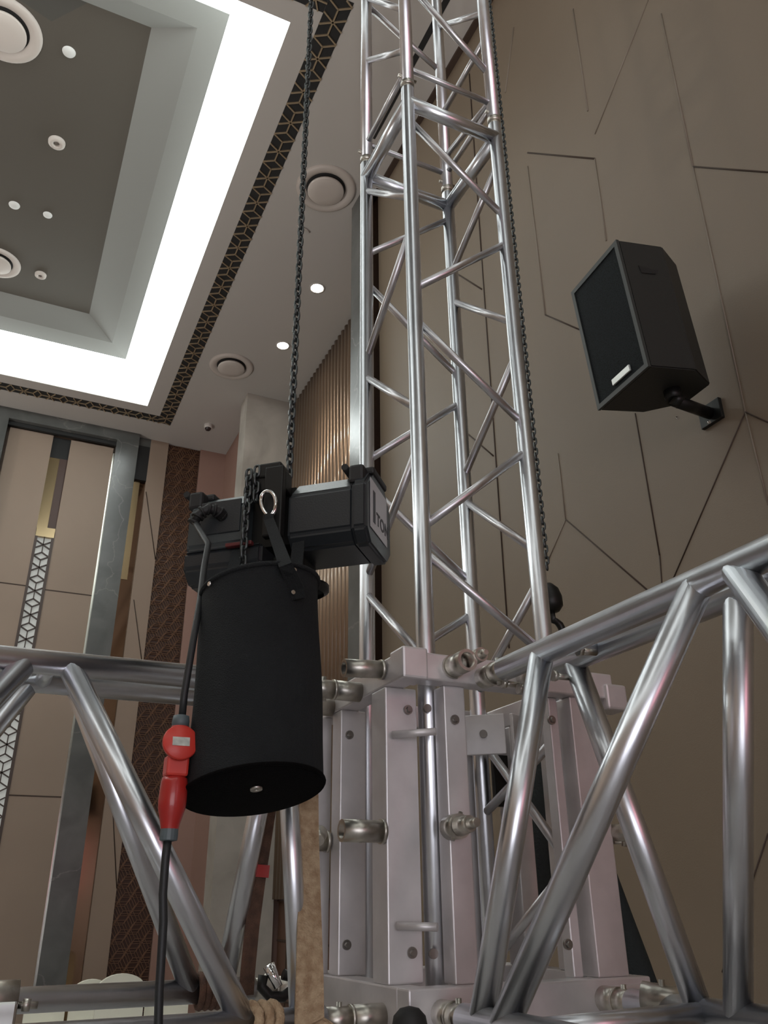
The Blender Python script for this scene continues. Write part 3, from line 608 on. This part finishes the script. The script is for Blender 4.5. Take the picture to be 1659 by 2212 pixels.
# cable gland
g0 = HT @ Vector((-.155, -.10, .885)); g1 = HT @ Vector((-.155, -.125, .890)); g2 = HT @ Vector((-.20, -.13, .885))
m = MB(); pts = [HT @ Vector(v) for v in ((-.14,-.098,.882), (-.15,-.115,.893), (-.165,-.13,.893), (-.185,-.138,.878), (-.196,-.14,.855))]
m.path(pts, .011, 12, rad=[.017,.012,.013,.011,.011])
for i in range(7):
    t = i/6*3.99; a = pts[int(t)]; b = pts[min(int(t)+1, 4)]; c = lerp(a, b, t-int(t)); d = (b-a).normalized() if (b-a).length > 1e-6 else Vector((0,0,-1)); m.tube(c-d*.003, c+d*.003, .0165, 14)
m.build('cable_gland', RUBBER, gb_)
MB().bbox(-.20, -.09, -.104, -.098, .835, .925, .002, HT).build('cover_plate', HOIST, gb_)
m = MB(); m.bbox(-.12, -.05, -.115, -.099, .79, .80, .002, HT); m.build('red_strip', mat('dull_red', (.12,.02,.02), .4), ho)
# rating plate on the end cover
LT = HT @ Matrix(((0,0,1,.2405), (1,0,0,0), (0,1,0,0), (0,0,0,1)))      # local x across, y up, z outward
m = MB(); m.bbox(-.078, .062, .812, .945, .0, .0015, .0006, LT); lab = m.build('rating_plate', LABEL, ho)
lab['label'] = 'white label reading 1 TON'
def text(s, size, x, y, par, name, mt, T, ext=.0006):
    cu = bpy.data.curves.new(name, 'FONT'); cu.body = s; cu.size = size; cu.extrude = ext; cu.space_character = 1.05; cu.offset = size*.022
    o = bpy.data.objects.new(name, cu); sc.collection.objects.link(o); bpy.context.view_layer.update()
    me = bpy.data.meshes.new_from_object(o.evaluated_get(bpy.context.evaluated_depsgraph_get())); me.transform(T @ Matrix.Translation((x, y, .0018)))
    bpy.data.objects.remove(o); me.materials.clear(); me.materials.append(mt)
    o2 = bpy.data.objects.new(name, me); sc.collection.objects.link(o2); o2.parent = par
    o2.matrix_parent_inverse = Matrix.Identity(4); return o2
text('1', .118, -.078, .835, lab, 'label_number', INK, LT)
text('TON', .046, -.030, .838, lab, 'label_word', INK, LT)
# ------------------------------------------------------------------ chain bag
BC = Vector((.482, 1.675, 0)); bg = thing('chain_bag', 'tall round black canvas chain bag hanging under the hoist', 'bag', (BC.x, BC.y, .2))
BT = -.034; BZ = .206
m = MB(); rings = []; n = 48; rows = 26; zt, zb = .629, BZ
for j in range(rows+1):
    t = j/rows; z = lerp(zt, zb, t); r0 = lerp(.126, .139, t**1.3) ; ring_ = []
    for i in range(n):
        a = 2*math.pi*i/n
        r = r0*(1+.020*math.sin(3*a+4*t)*math.sin(math.pi*t)+.012*math.sin(7*a-6*t+1)*math.sin(math.pi*t)) - .007*math.exp(-((a-4.9-.6*(t-.5))/.12)**2)*math.sin(math.pi*t)
        zz = z+.016*math.cos(a)*(1-t*.5)-lerp(.018, .034, t**2)*math.sin(a)*r/.139
        ring_.append(m.bm.verts.new((BC.x+.010*t+r*math.cos(a), BC.y+r*math.sin(a), zz)))
    rings.append(ring_)
for A, B in zip(rings, rings[1:]):
    for i in range(n): m.face([A[i], A[(i+1)%n], B[(i+1)%n], B[i]], True)
m.build('bag_body', BAG, bg)
def loop(z, r, dr, dx=0, tilt=0, nn=48): return [(BC.x+dx+r*math.cos(2*math.pi*i/nn), BC.y+r*math.sin(2*math.pi*i/nn), z+tilt*math.cos(2*math.pi*i/nn-2.0)) for i in range(nn)]
MB().path([(BC.x+.127*math.cos(2*math.pi*i/48), BC.y+.127*math.sin(2*math.pi*i/48), .630+.016*math.cos(2*math.pi*i/48)-.0165*math.sin(2*math.pi*i/48)) for i in range(48)], .0055, 8, closed=True).build('rim_band', BAG, bg)
BM = Matrix.Translation((BC.x+.01, BC.y, BZ)) @ Matrix.Rotation(math.atan2(BT, .139), 4, 'X') @ Matrix.Rotation(-math.atan2(.008, .139), 4, 'Y') @ Matrix.Translation((-BC.x-.01, -BC.y, -BZ))
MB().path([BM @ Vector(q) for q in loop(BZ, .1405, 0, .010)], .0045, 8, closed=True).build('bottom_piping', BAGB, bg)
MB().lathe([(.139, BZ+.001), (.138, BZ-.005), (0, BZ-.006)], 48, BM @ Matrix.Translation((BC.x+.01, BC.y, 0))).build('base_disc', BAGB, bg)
MB().lathe([(.012, BZ-.006), (.012, BZ-.010), (.005, BZ-.010), (.005, BZ-.007)], 20, BM @ Matrix.Translation((BC.x+.005, BC.y-.03, 0))).build('eyelet', STEEL, bg)
# strap with rivets and carabiner
sa = [aty(603,1178,1.62), aty(618,1215,1.60), aty(633,1245,1.575), aty(640,1265,1.562), aty(643,1300,1.555)]
def out(u, v, off=.004):     # point on the bag skin seen at u, v
    r = ray(u, v); a = r.x**2+r.y**2; b = -2*(r.x*(BC.x+.004)+r.y*BC.y); c = (BC.x+.004)**2+BC.y**2-(.131+off)**2; d = b*b-4*a*c
    return r*((-b-math.sqrt(d))/(2*a)) if d > 0 else aty(u, v, 1.56)
sp = [HT @ Vector((.005,-.135,.865)), HT @ Vector((.01,-.15,.83)), out(617,1222,.02), out(630,1250,.008), out(640,1275,.005), out(642,1295,.005)]
m = MB(); m.ribbon(sp, [.018,.024,.028,.034,.036,.036], .004, HA); st_ = m.build('strap', BAG, bg)
for u, v in ((635,1232), (632,1280)):
    p = out(u, v, .009); d = Vector((p.x-BC.x, p.y-BC.y, 0)).normalized(); MB().tube(p, p+d*.004, .0045, 12).build('rivet', CHROME, st_)
for u, v in ((455,1262),):
    p = out(u, v, .003); d = Vector((p.x-BC.x, p.y-BC.y, 0)).normalized(); MB().tube(p, p+d*.005, .005, 12).build('rivet', CHROME, bg)
c = HT @ Vector((.002, -.140, .885)); pts = []
for i in range(20):
    t = 2*math.pi*i/20; pts.append(c+HA*(.019*math.cos(t)*(1+.15*math.sin(t)))+Vector((0,0,.034*math.sin(t)))+Vector((0,0,-.006))+HA*(.006*-math.sin(t)))
MB().path(pts, .0048, 8, closed=True).build('carabiner', CHROME, st_)
for s_ in (-.1, .1):       # inner hanging straps to the hoist
    p = BC+HA*s_*.8; m = MB(); m.ribbon([(p.x, p.y, .64), (p.x+.02, p.y+.05, .70), (p.x+.04, p.y+.1, .78)], .03, .004, HA); m.build('strap', BAG, bg)
# ------------------------------------------------------------------ power cable and red connector
YC = 1.665
def cp(u, v, y=YC): return aty(u, v, y)
pts = [HT @ Vector((-.196,-.14,.86)), cp(450,1175,1.79), cp(441,1225,1.76), cp(432,1300,1.70), cp(420,1370), cp(408,1440), cp(398,1500), cp(393,1552)]
tag(MB().path(pts, .0074, 12).build('power_cable', CABLE), 'black cable running from the hoist down to the red connector', 'cable')
pts = [cp(364,1800), cp(358,1850), cp(352,1930), cp(353,1990), cp(349,2060), cp(344,2140), cp(342,2212), cp(340,2290)]
tag(MB().path(pts, .0078, 12).build('power_cable', CABLE), 'black cable hanging straight down below the red connector', 'cable')
A0 = cp(392,1545); A1 = cp(364,1812); D = (A1-A0); Ld = D.length; D.normalize()
zax = D; xax = Vector((1,0,0)); xax = (xax-zax*xax.dot(zax)).normalized(); yax = zax.cross(xax)
CT = Matrix(((xax.x,yax.x,zax.x,A0.x),(xax.y,yax.y,zax.y,A0.y),(xax.z,yax.z,zax.z,A0.z),(0,0,0,1)))
f = Ld/267.0
rc = thing('power_connector', 'red round industrial power plug and socket joined on the black cable', 'connector', A1)
MB().lathe([(.010,0), (.0155,.002), (.017,.012), (.017,.022), (.014,.024)], 20, CT).build('cable_nut', GREYP, rc)
MB().lathe([(.0145,20*f), (.017,26*f), (.021,45*f), (.0215,60*f), (.0215,85*f), (.012,90*f)], 24, CT).build('socket_body', RED, rc)
fp = CT @ Vector((-.001, 0, 66*f)); fm = CT @ Matrix.Translation((-.002, .03 if yax.y < 0 else -.03, 66*f))
fl = MB(); FM = Matrix.Translation(fp+Vector((0,-.025,0))) @ Matrix.Rotation(math.radians(90-12), 4, 'X'); fl.lathe([(0,.004), (.0325,.004), (.0345,.001), (.0345,-.004), (.031,-.006), (0,-.006)], 32, FM); lid_ = fl.build('socket_lid', RED2, rc)
o = MB(); o.box(-.0165, .0165, -.0085, .0085, .004, .0052, FM); q_ = o.build('sticker', STK, lid_); q_['label'] = 'white sticker'
m = MB(); m.bbox(-.021, .021, -.022, .021, 92*f, 138*f, .005, CT); m.build('latch_block', RED2, rc)
MB().bbox(-.014, .014, -.030, -.020, 126*f, 146*f, .003, CT).build('latch', RED, rc)
MB().lathe([(.016,136*f), (.0235,140*f), (.0255,150*f), (.0265,190*f), (.0255,205*f), (.0215,222*f), (.0175,240*f), (.0165,247*f)], 28, CT).build('plug_body', RED, rc)
MB().lathe([(.0155,243*f), (.0165,246*f), (.017,262*f), (.0165,270*f), (.010,272*f)], 16, CT, False).build('cable_nut', GREYP, rc)
# ------------------------------------------------------------------ slings
pts = [HT @ Vector((.04,.0,.70)), (.665,1.868,.60), (.668,1.866,.48), aty(667,1800,1.85), aty(668,1950,1.80), aty(669,2100,1.742), aty(668,2212,1.742), (.68,1.755,-.222), (.68,1.79,-.222)]
m = MB(); m.ribbon(pts, [.045,.046,.046,.046,.05,.056,.062,.06,.055], .005, (1,0,0)); o = m.build('lifting_sling', SLING); tag(o, 'worn tan webbing sling hanging from hoist hook to the lower truss tube', 'sling')
m = MB()
for i in range(3): m.path([(.545+.02*i+.004*math.sin(3*t_), LL[0]+.0335*math.cos(t_), LL[1]+.0335*math.sin(t_)) for t_ in [2*math.pi*j/18 for j in range(18)]], .006+.004, 8, closed=True)
o = m.build('sling_wrap', SLING); tag(o, 'tan webbing wrapped round front lower truss tube beside the hanging sling', 'sling')
m = MB()
for i in range(4): m.path([(aty(432+13*i,2130,LLB[0]).x, LLB[0]+.034*math.cos(t_), LLB[1]+.034*math.sin(t_)) for t_ in [2*math.pi*j/18 for j in range(18)]], .0085, 8, closed=True)
o = m.build('sling_wrap', SLING2); tag(o, 'brown webbing wrapped round the rear lower truss tube', 'sling')
sb = thing('lifting_sling', 'dark brown webbing sling with red tag behind the bag', 'sling', aty(540, 2130, 2.2))
m = MB(); m.ribbon([aty(600,1480,2.14), aty(596,1600,2.16), aty(583,1740,2.18), aty(560,1890,2.2), aty(545,2000,2.2), aty(535,2100,2.2), aty(532,2150,2.21)], .036, .004, (1,0,0)); m.build('webbing', SLING2, sb)
m = MB(); m.ribbon([aty(566,1868,2.19), aty(563,1895,2.19)], .040, .006, (1,0,0)); m.build('tag', RED, sb)
sh = thing('shackle', 'black shackle with chrome pin on rear tube between the two slings', 'shackle', aty(602, 2120, 2.1))
c = aty(600, 2118, 2.08); m = MB(); m.path([c+Vector((-.035,0,.012)), c+Vector((-.038,0,-.012)), c+Vector((-.02,-.01,-.03)), c+Vector((.01,-.012,-.032)), c+Vector((.035,-.008,-.018)), c+Vector((.036,0,.004)), c+Vector((.012,.0,.012))], .012, 10); m.build('bow', BLACKM, sh)
MB().tube(c+Vector((-.025,-.005,.032)), c+Vector((-.004,-.02,-.012)), .014, 12, .010).build('pin', CHROME, sh)
# ------------------------------------------------------------------ second hoist chain beyond the tower
CXY = (1.775, 2.35)
h2 = thing('hoist_hook', 'black chain hook hanging just right of the tower truss', 'hook', (CXY[0], CXY[1], .85))
m = MB(); chain(m, CXY[0], CXY[1], 1.12, H-.02); m.build('load_chain', CHAINM, h2)
c = aty(1190, 1300, CXY[1]); c.x, c.y = CXY; za, zb_ = zleg(*CXY, 1262), zleg(*CXY, 1365)
MB().lathe([(0, 1.125), (.012,1.122), (.034,1.10), (.044,1.07), (.044,1.035), (.030,1.015), (.012,1.01), (0,1.01)], 20, Matrix.Translation((CXY[0], CXY[1], za-1.12))).build('hook_block', BLACKM, h2)
m = MB(); zc = za-.20; pts = [(CXY[0]+.0, CXY[1], za-.10), (CXY[0]+.002, CXY[1], za-.14)]
for i in range(11):
    t = math.radians(90-i*25); pts.append((CXY[0]+.040*math.cos(t), CXY[1], zc+.022+.040*math.sin(t)))
m.path(pts, .011, 10, rad=[.012]*4+[.014]*6+[.008]*(len(pts)-10)); m.build('hook', BLACKM, h2)
MB().bbox(CXY[0]-.09, CXY[0]+.09, CXY[1]-.09, CXY[1]+.09, H-.03, H-.001, .004).build('ceiling_anchor', BLACKM, h2)
# round black sling from the hook down both sides of the tower
top = Vector((CXY[0], CXY[1], za-.20))
m = MB()
m.path([top, lerp(top, aty(1215,1400,2.34), 1), aty(1300,1560,2.34), aty(1308,1760,2.34), aty(1318,1880,2.34), aty(1345,1980,2.34), aty(1368,2080,2.34), aty(1392,2170,2.34), aty(1420,2240,2.34)], .02, 12, rad=[.016,.018,.016,.015,.018,.032,.052,.062,.06]); m.path([top, aty(1195,1420,2.36), aty(1172,1560,2.36), aty(1160,1750,2.36), aty(1158,1900,2.36), aty(1150,2050,2.36), aty(1140,2160,2.36)], .03, 12, rad=[.016,.022,.05,.055,.05,.045,.045])
o = m.build('round_sling', BLKSL); tag(o, 'black fabric round sling hanging from the rear hook behind the sleeve', 'sling')
# ------------------------------------------------------------------ wall speaker
Rm = Matrix(((-0.122, 0.984, -0.131), (-0.991, -0.128, -0.037), (-0.053, 0.125, 0.991)))
sk = .93
ST = Matrix.Translation(Vector((2.2, 2.296, 2.348))*sk) @ Rm.to_4x4() @ Matrix.Scale(sk, 4)
sp_ = thing('wall_speaker', 'black trapezoid loudspeaker mounted on the beige right wall', 'speaker', ST.translation)
Wd, Hh = .395, .646
poly = [(-Wd/2,.012), (Wd/2,.012), (.1945,.246), (.087,.407), (-.087,.407), (-.1945,.246)]
m2 = MB(); m2.prism(poly, -Hh/2, Hh/2, ST); bmesh.ops.bevel(m2.bm, geom=m2.bm.edges[:], offset=.005, segments=2, affect='EDGES'); cab_ = m2.build('cabinet', SPKM, sp_)
m = MB()
for a in ((-Wd/2, -Wd/2+.022, -Hh/2, Hh/2), (Wd/2-.022, Wd/2, -Hh/2, Hh/2), (-Wd/2+.022, Wd/2-.022, -Hh/2, -Hh/2+.022), (-Wd/2+.022, Wd/2-.022, Hh/2-.022, Hh/2)):
    m.box(a[0], a[1], 0, .014, a[2], a[3], ST)
m.build('front_frame', mat('speaker_frame', (.035,.038,.036), .5), sp_)
def grille_mat():
    m = mat('perforated_grille', (.016,.019,.02), .7, spec=.12); nt = m.node_tree; b = nt.nodes['Principled BSDF']; tc = nt.nodes.new('ShaderNodeTexCoord'); v = nt.nodes.new('ShaderNodeTexVoronoi'); v.inputs['Scale'].default_value = 160
    nt.links.new(tc.outputs['Object'], v.inputs['Vector']); cr = nt.nodes.new('ShaderNodeValToRGB'); cr.color_ramp.elements[0].color = (.003,.003,.004,1); cr.color_ramp.elements[0].position = .2; cr.color_ramp.elements[1].color = (.011,.014,.016,1); cr.color_ramp.elements[1].position = .5
    nt.links.new(v.outputs['Distance'], cr.inputs['Fac']); nt.links.new(cr.outputs['Color'], b.inputs['Base Color']); return m
gr_ = MB().box(-Wd/2+.022, Wd/2-.022, .005, .013, -Hh/2+.022, Hh/2-.022, ST).build('grille', grille_mat(), sp_)
MB().bbox(-.05, .085, -.004, .005, -Hh/2+.045, -Hh/2+.075, .002, ST).build('badge', mat('badge_silver', (.62,.63,.6), .3, .3), gr_)
# side handle recess
m = MB(); hs = ST @ Matrix(((0,0,1,Wd/2+.0005-.001),(1,0,0,.13),(0,1,0,.175),(0,0,0,1))); m.prism([(-.045,.018),(-.038,-.02),(.035,-.018),(.058,.004),(.02,.006)], 0, .003, hs); m.build('handle_recess', RUBBER, cab_)
# bracket to the wall
b0 = ST @ Vector((.02, .25, -Hh/2)); b1 = atx(1540, 895, XR)
e0 = aty(1430, 876, b0.y)
m = MB(); m.tube(b0, b0+Vector((0,0,-.05)), .035, 18); m.tube(b0+Vector((0,0,-.035)), b0+Vector((.03,-.01,-.06)), .03, 14); m.build('pivot', BLACKM, sp_)
arm0 = b0+Vector((.0,0,-.05)); arm1 = Vector((XR-.02, b1.y, b1.z)); m = MB(); m.tube(arm0, arm1, .026, 14); arm_ = m.build('bracket_arm', BLACKM, sp_)
MB().bbox(XR-.02, XR-.001, b1.y-.06, b1.y+.06, b1.z-.05, b1.z+.05, .003).build('wall_plate', BLACKM, arm_)
for u, v in ((1462,903), (1530,912)):
    p = atx(u, v, lerp(arm0, arm1, .3 if u < 1500 else .9).x-.02); MB().tube(p, p+Vector((0,-.008,-.004)), .007, 8).build('bolt', CHROME, arm_)
# ------------------------------------------------------------------ covered banquet chairs far behind the lower truss
def chair_cover(x, y, wid, top, lab):
    m = MB(); secs = []
    prof = [(ZF, .26, .30), (ZF+.46, .235, .27), (ZF+.5, .225, .05), (top-.12, .20, .04), (top-.04, .17, .04), (top, .09, .03)]
    o = thing('banquet_chair', lab, 'chair', (x, y, ZF), 'white covered banquet chairs beyond the truss')
    k_ = wid/.44
    m.bbox(x-.235*k_, x+.235*k_, y-.25, y+.22, ZF, ZF+.47, .02); m.build('seat_cover', CLOTH, o)
    m = MB(); n = 14; pl = [(-.2*k_, 0), (.2*k_, 0)]
    for i in range(n+1): a = math.pi*i/n; pl.append((.2*k_*math.cos(a), top-ZF-.47-.12+.12*math.sin(a)))
    T = Matrix(((1,0,0,x),(0,0,-1,y+.22),(0,1,0,ZF+.47),(0,0,0,1))); m.prism(pl[0:1]+pl[1:2]+pl[2:], 0, .06, T); m.build('back_cover', CLOTH, o)
for u, v, y, wd, lab in ((272,2106,8.6,.46,'white covered banquet chair with tallest rounded back, behind lower left truss tube'), (205,2118,9.3,.40,'white covered banquet chair left of the tallest one behind the truss tube'),
                     (105,2150,9.9,.42,'white covered banquet chair at the left, mostly behind truss tube'), (372,2140,8.9,.44,'white covered banquet chair right of the tallest, beside the hanging cable')):
    p = aty(u, v, y); chair_cover(p.x, y, wd, p.z, lab)
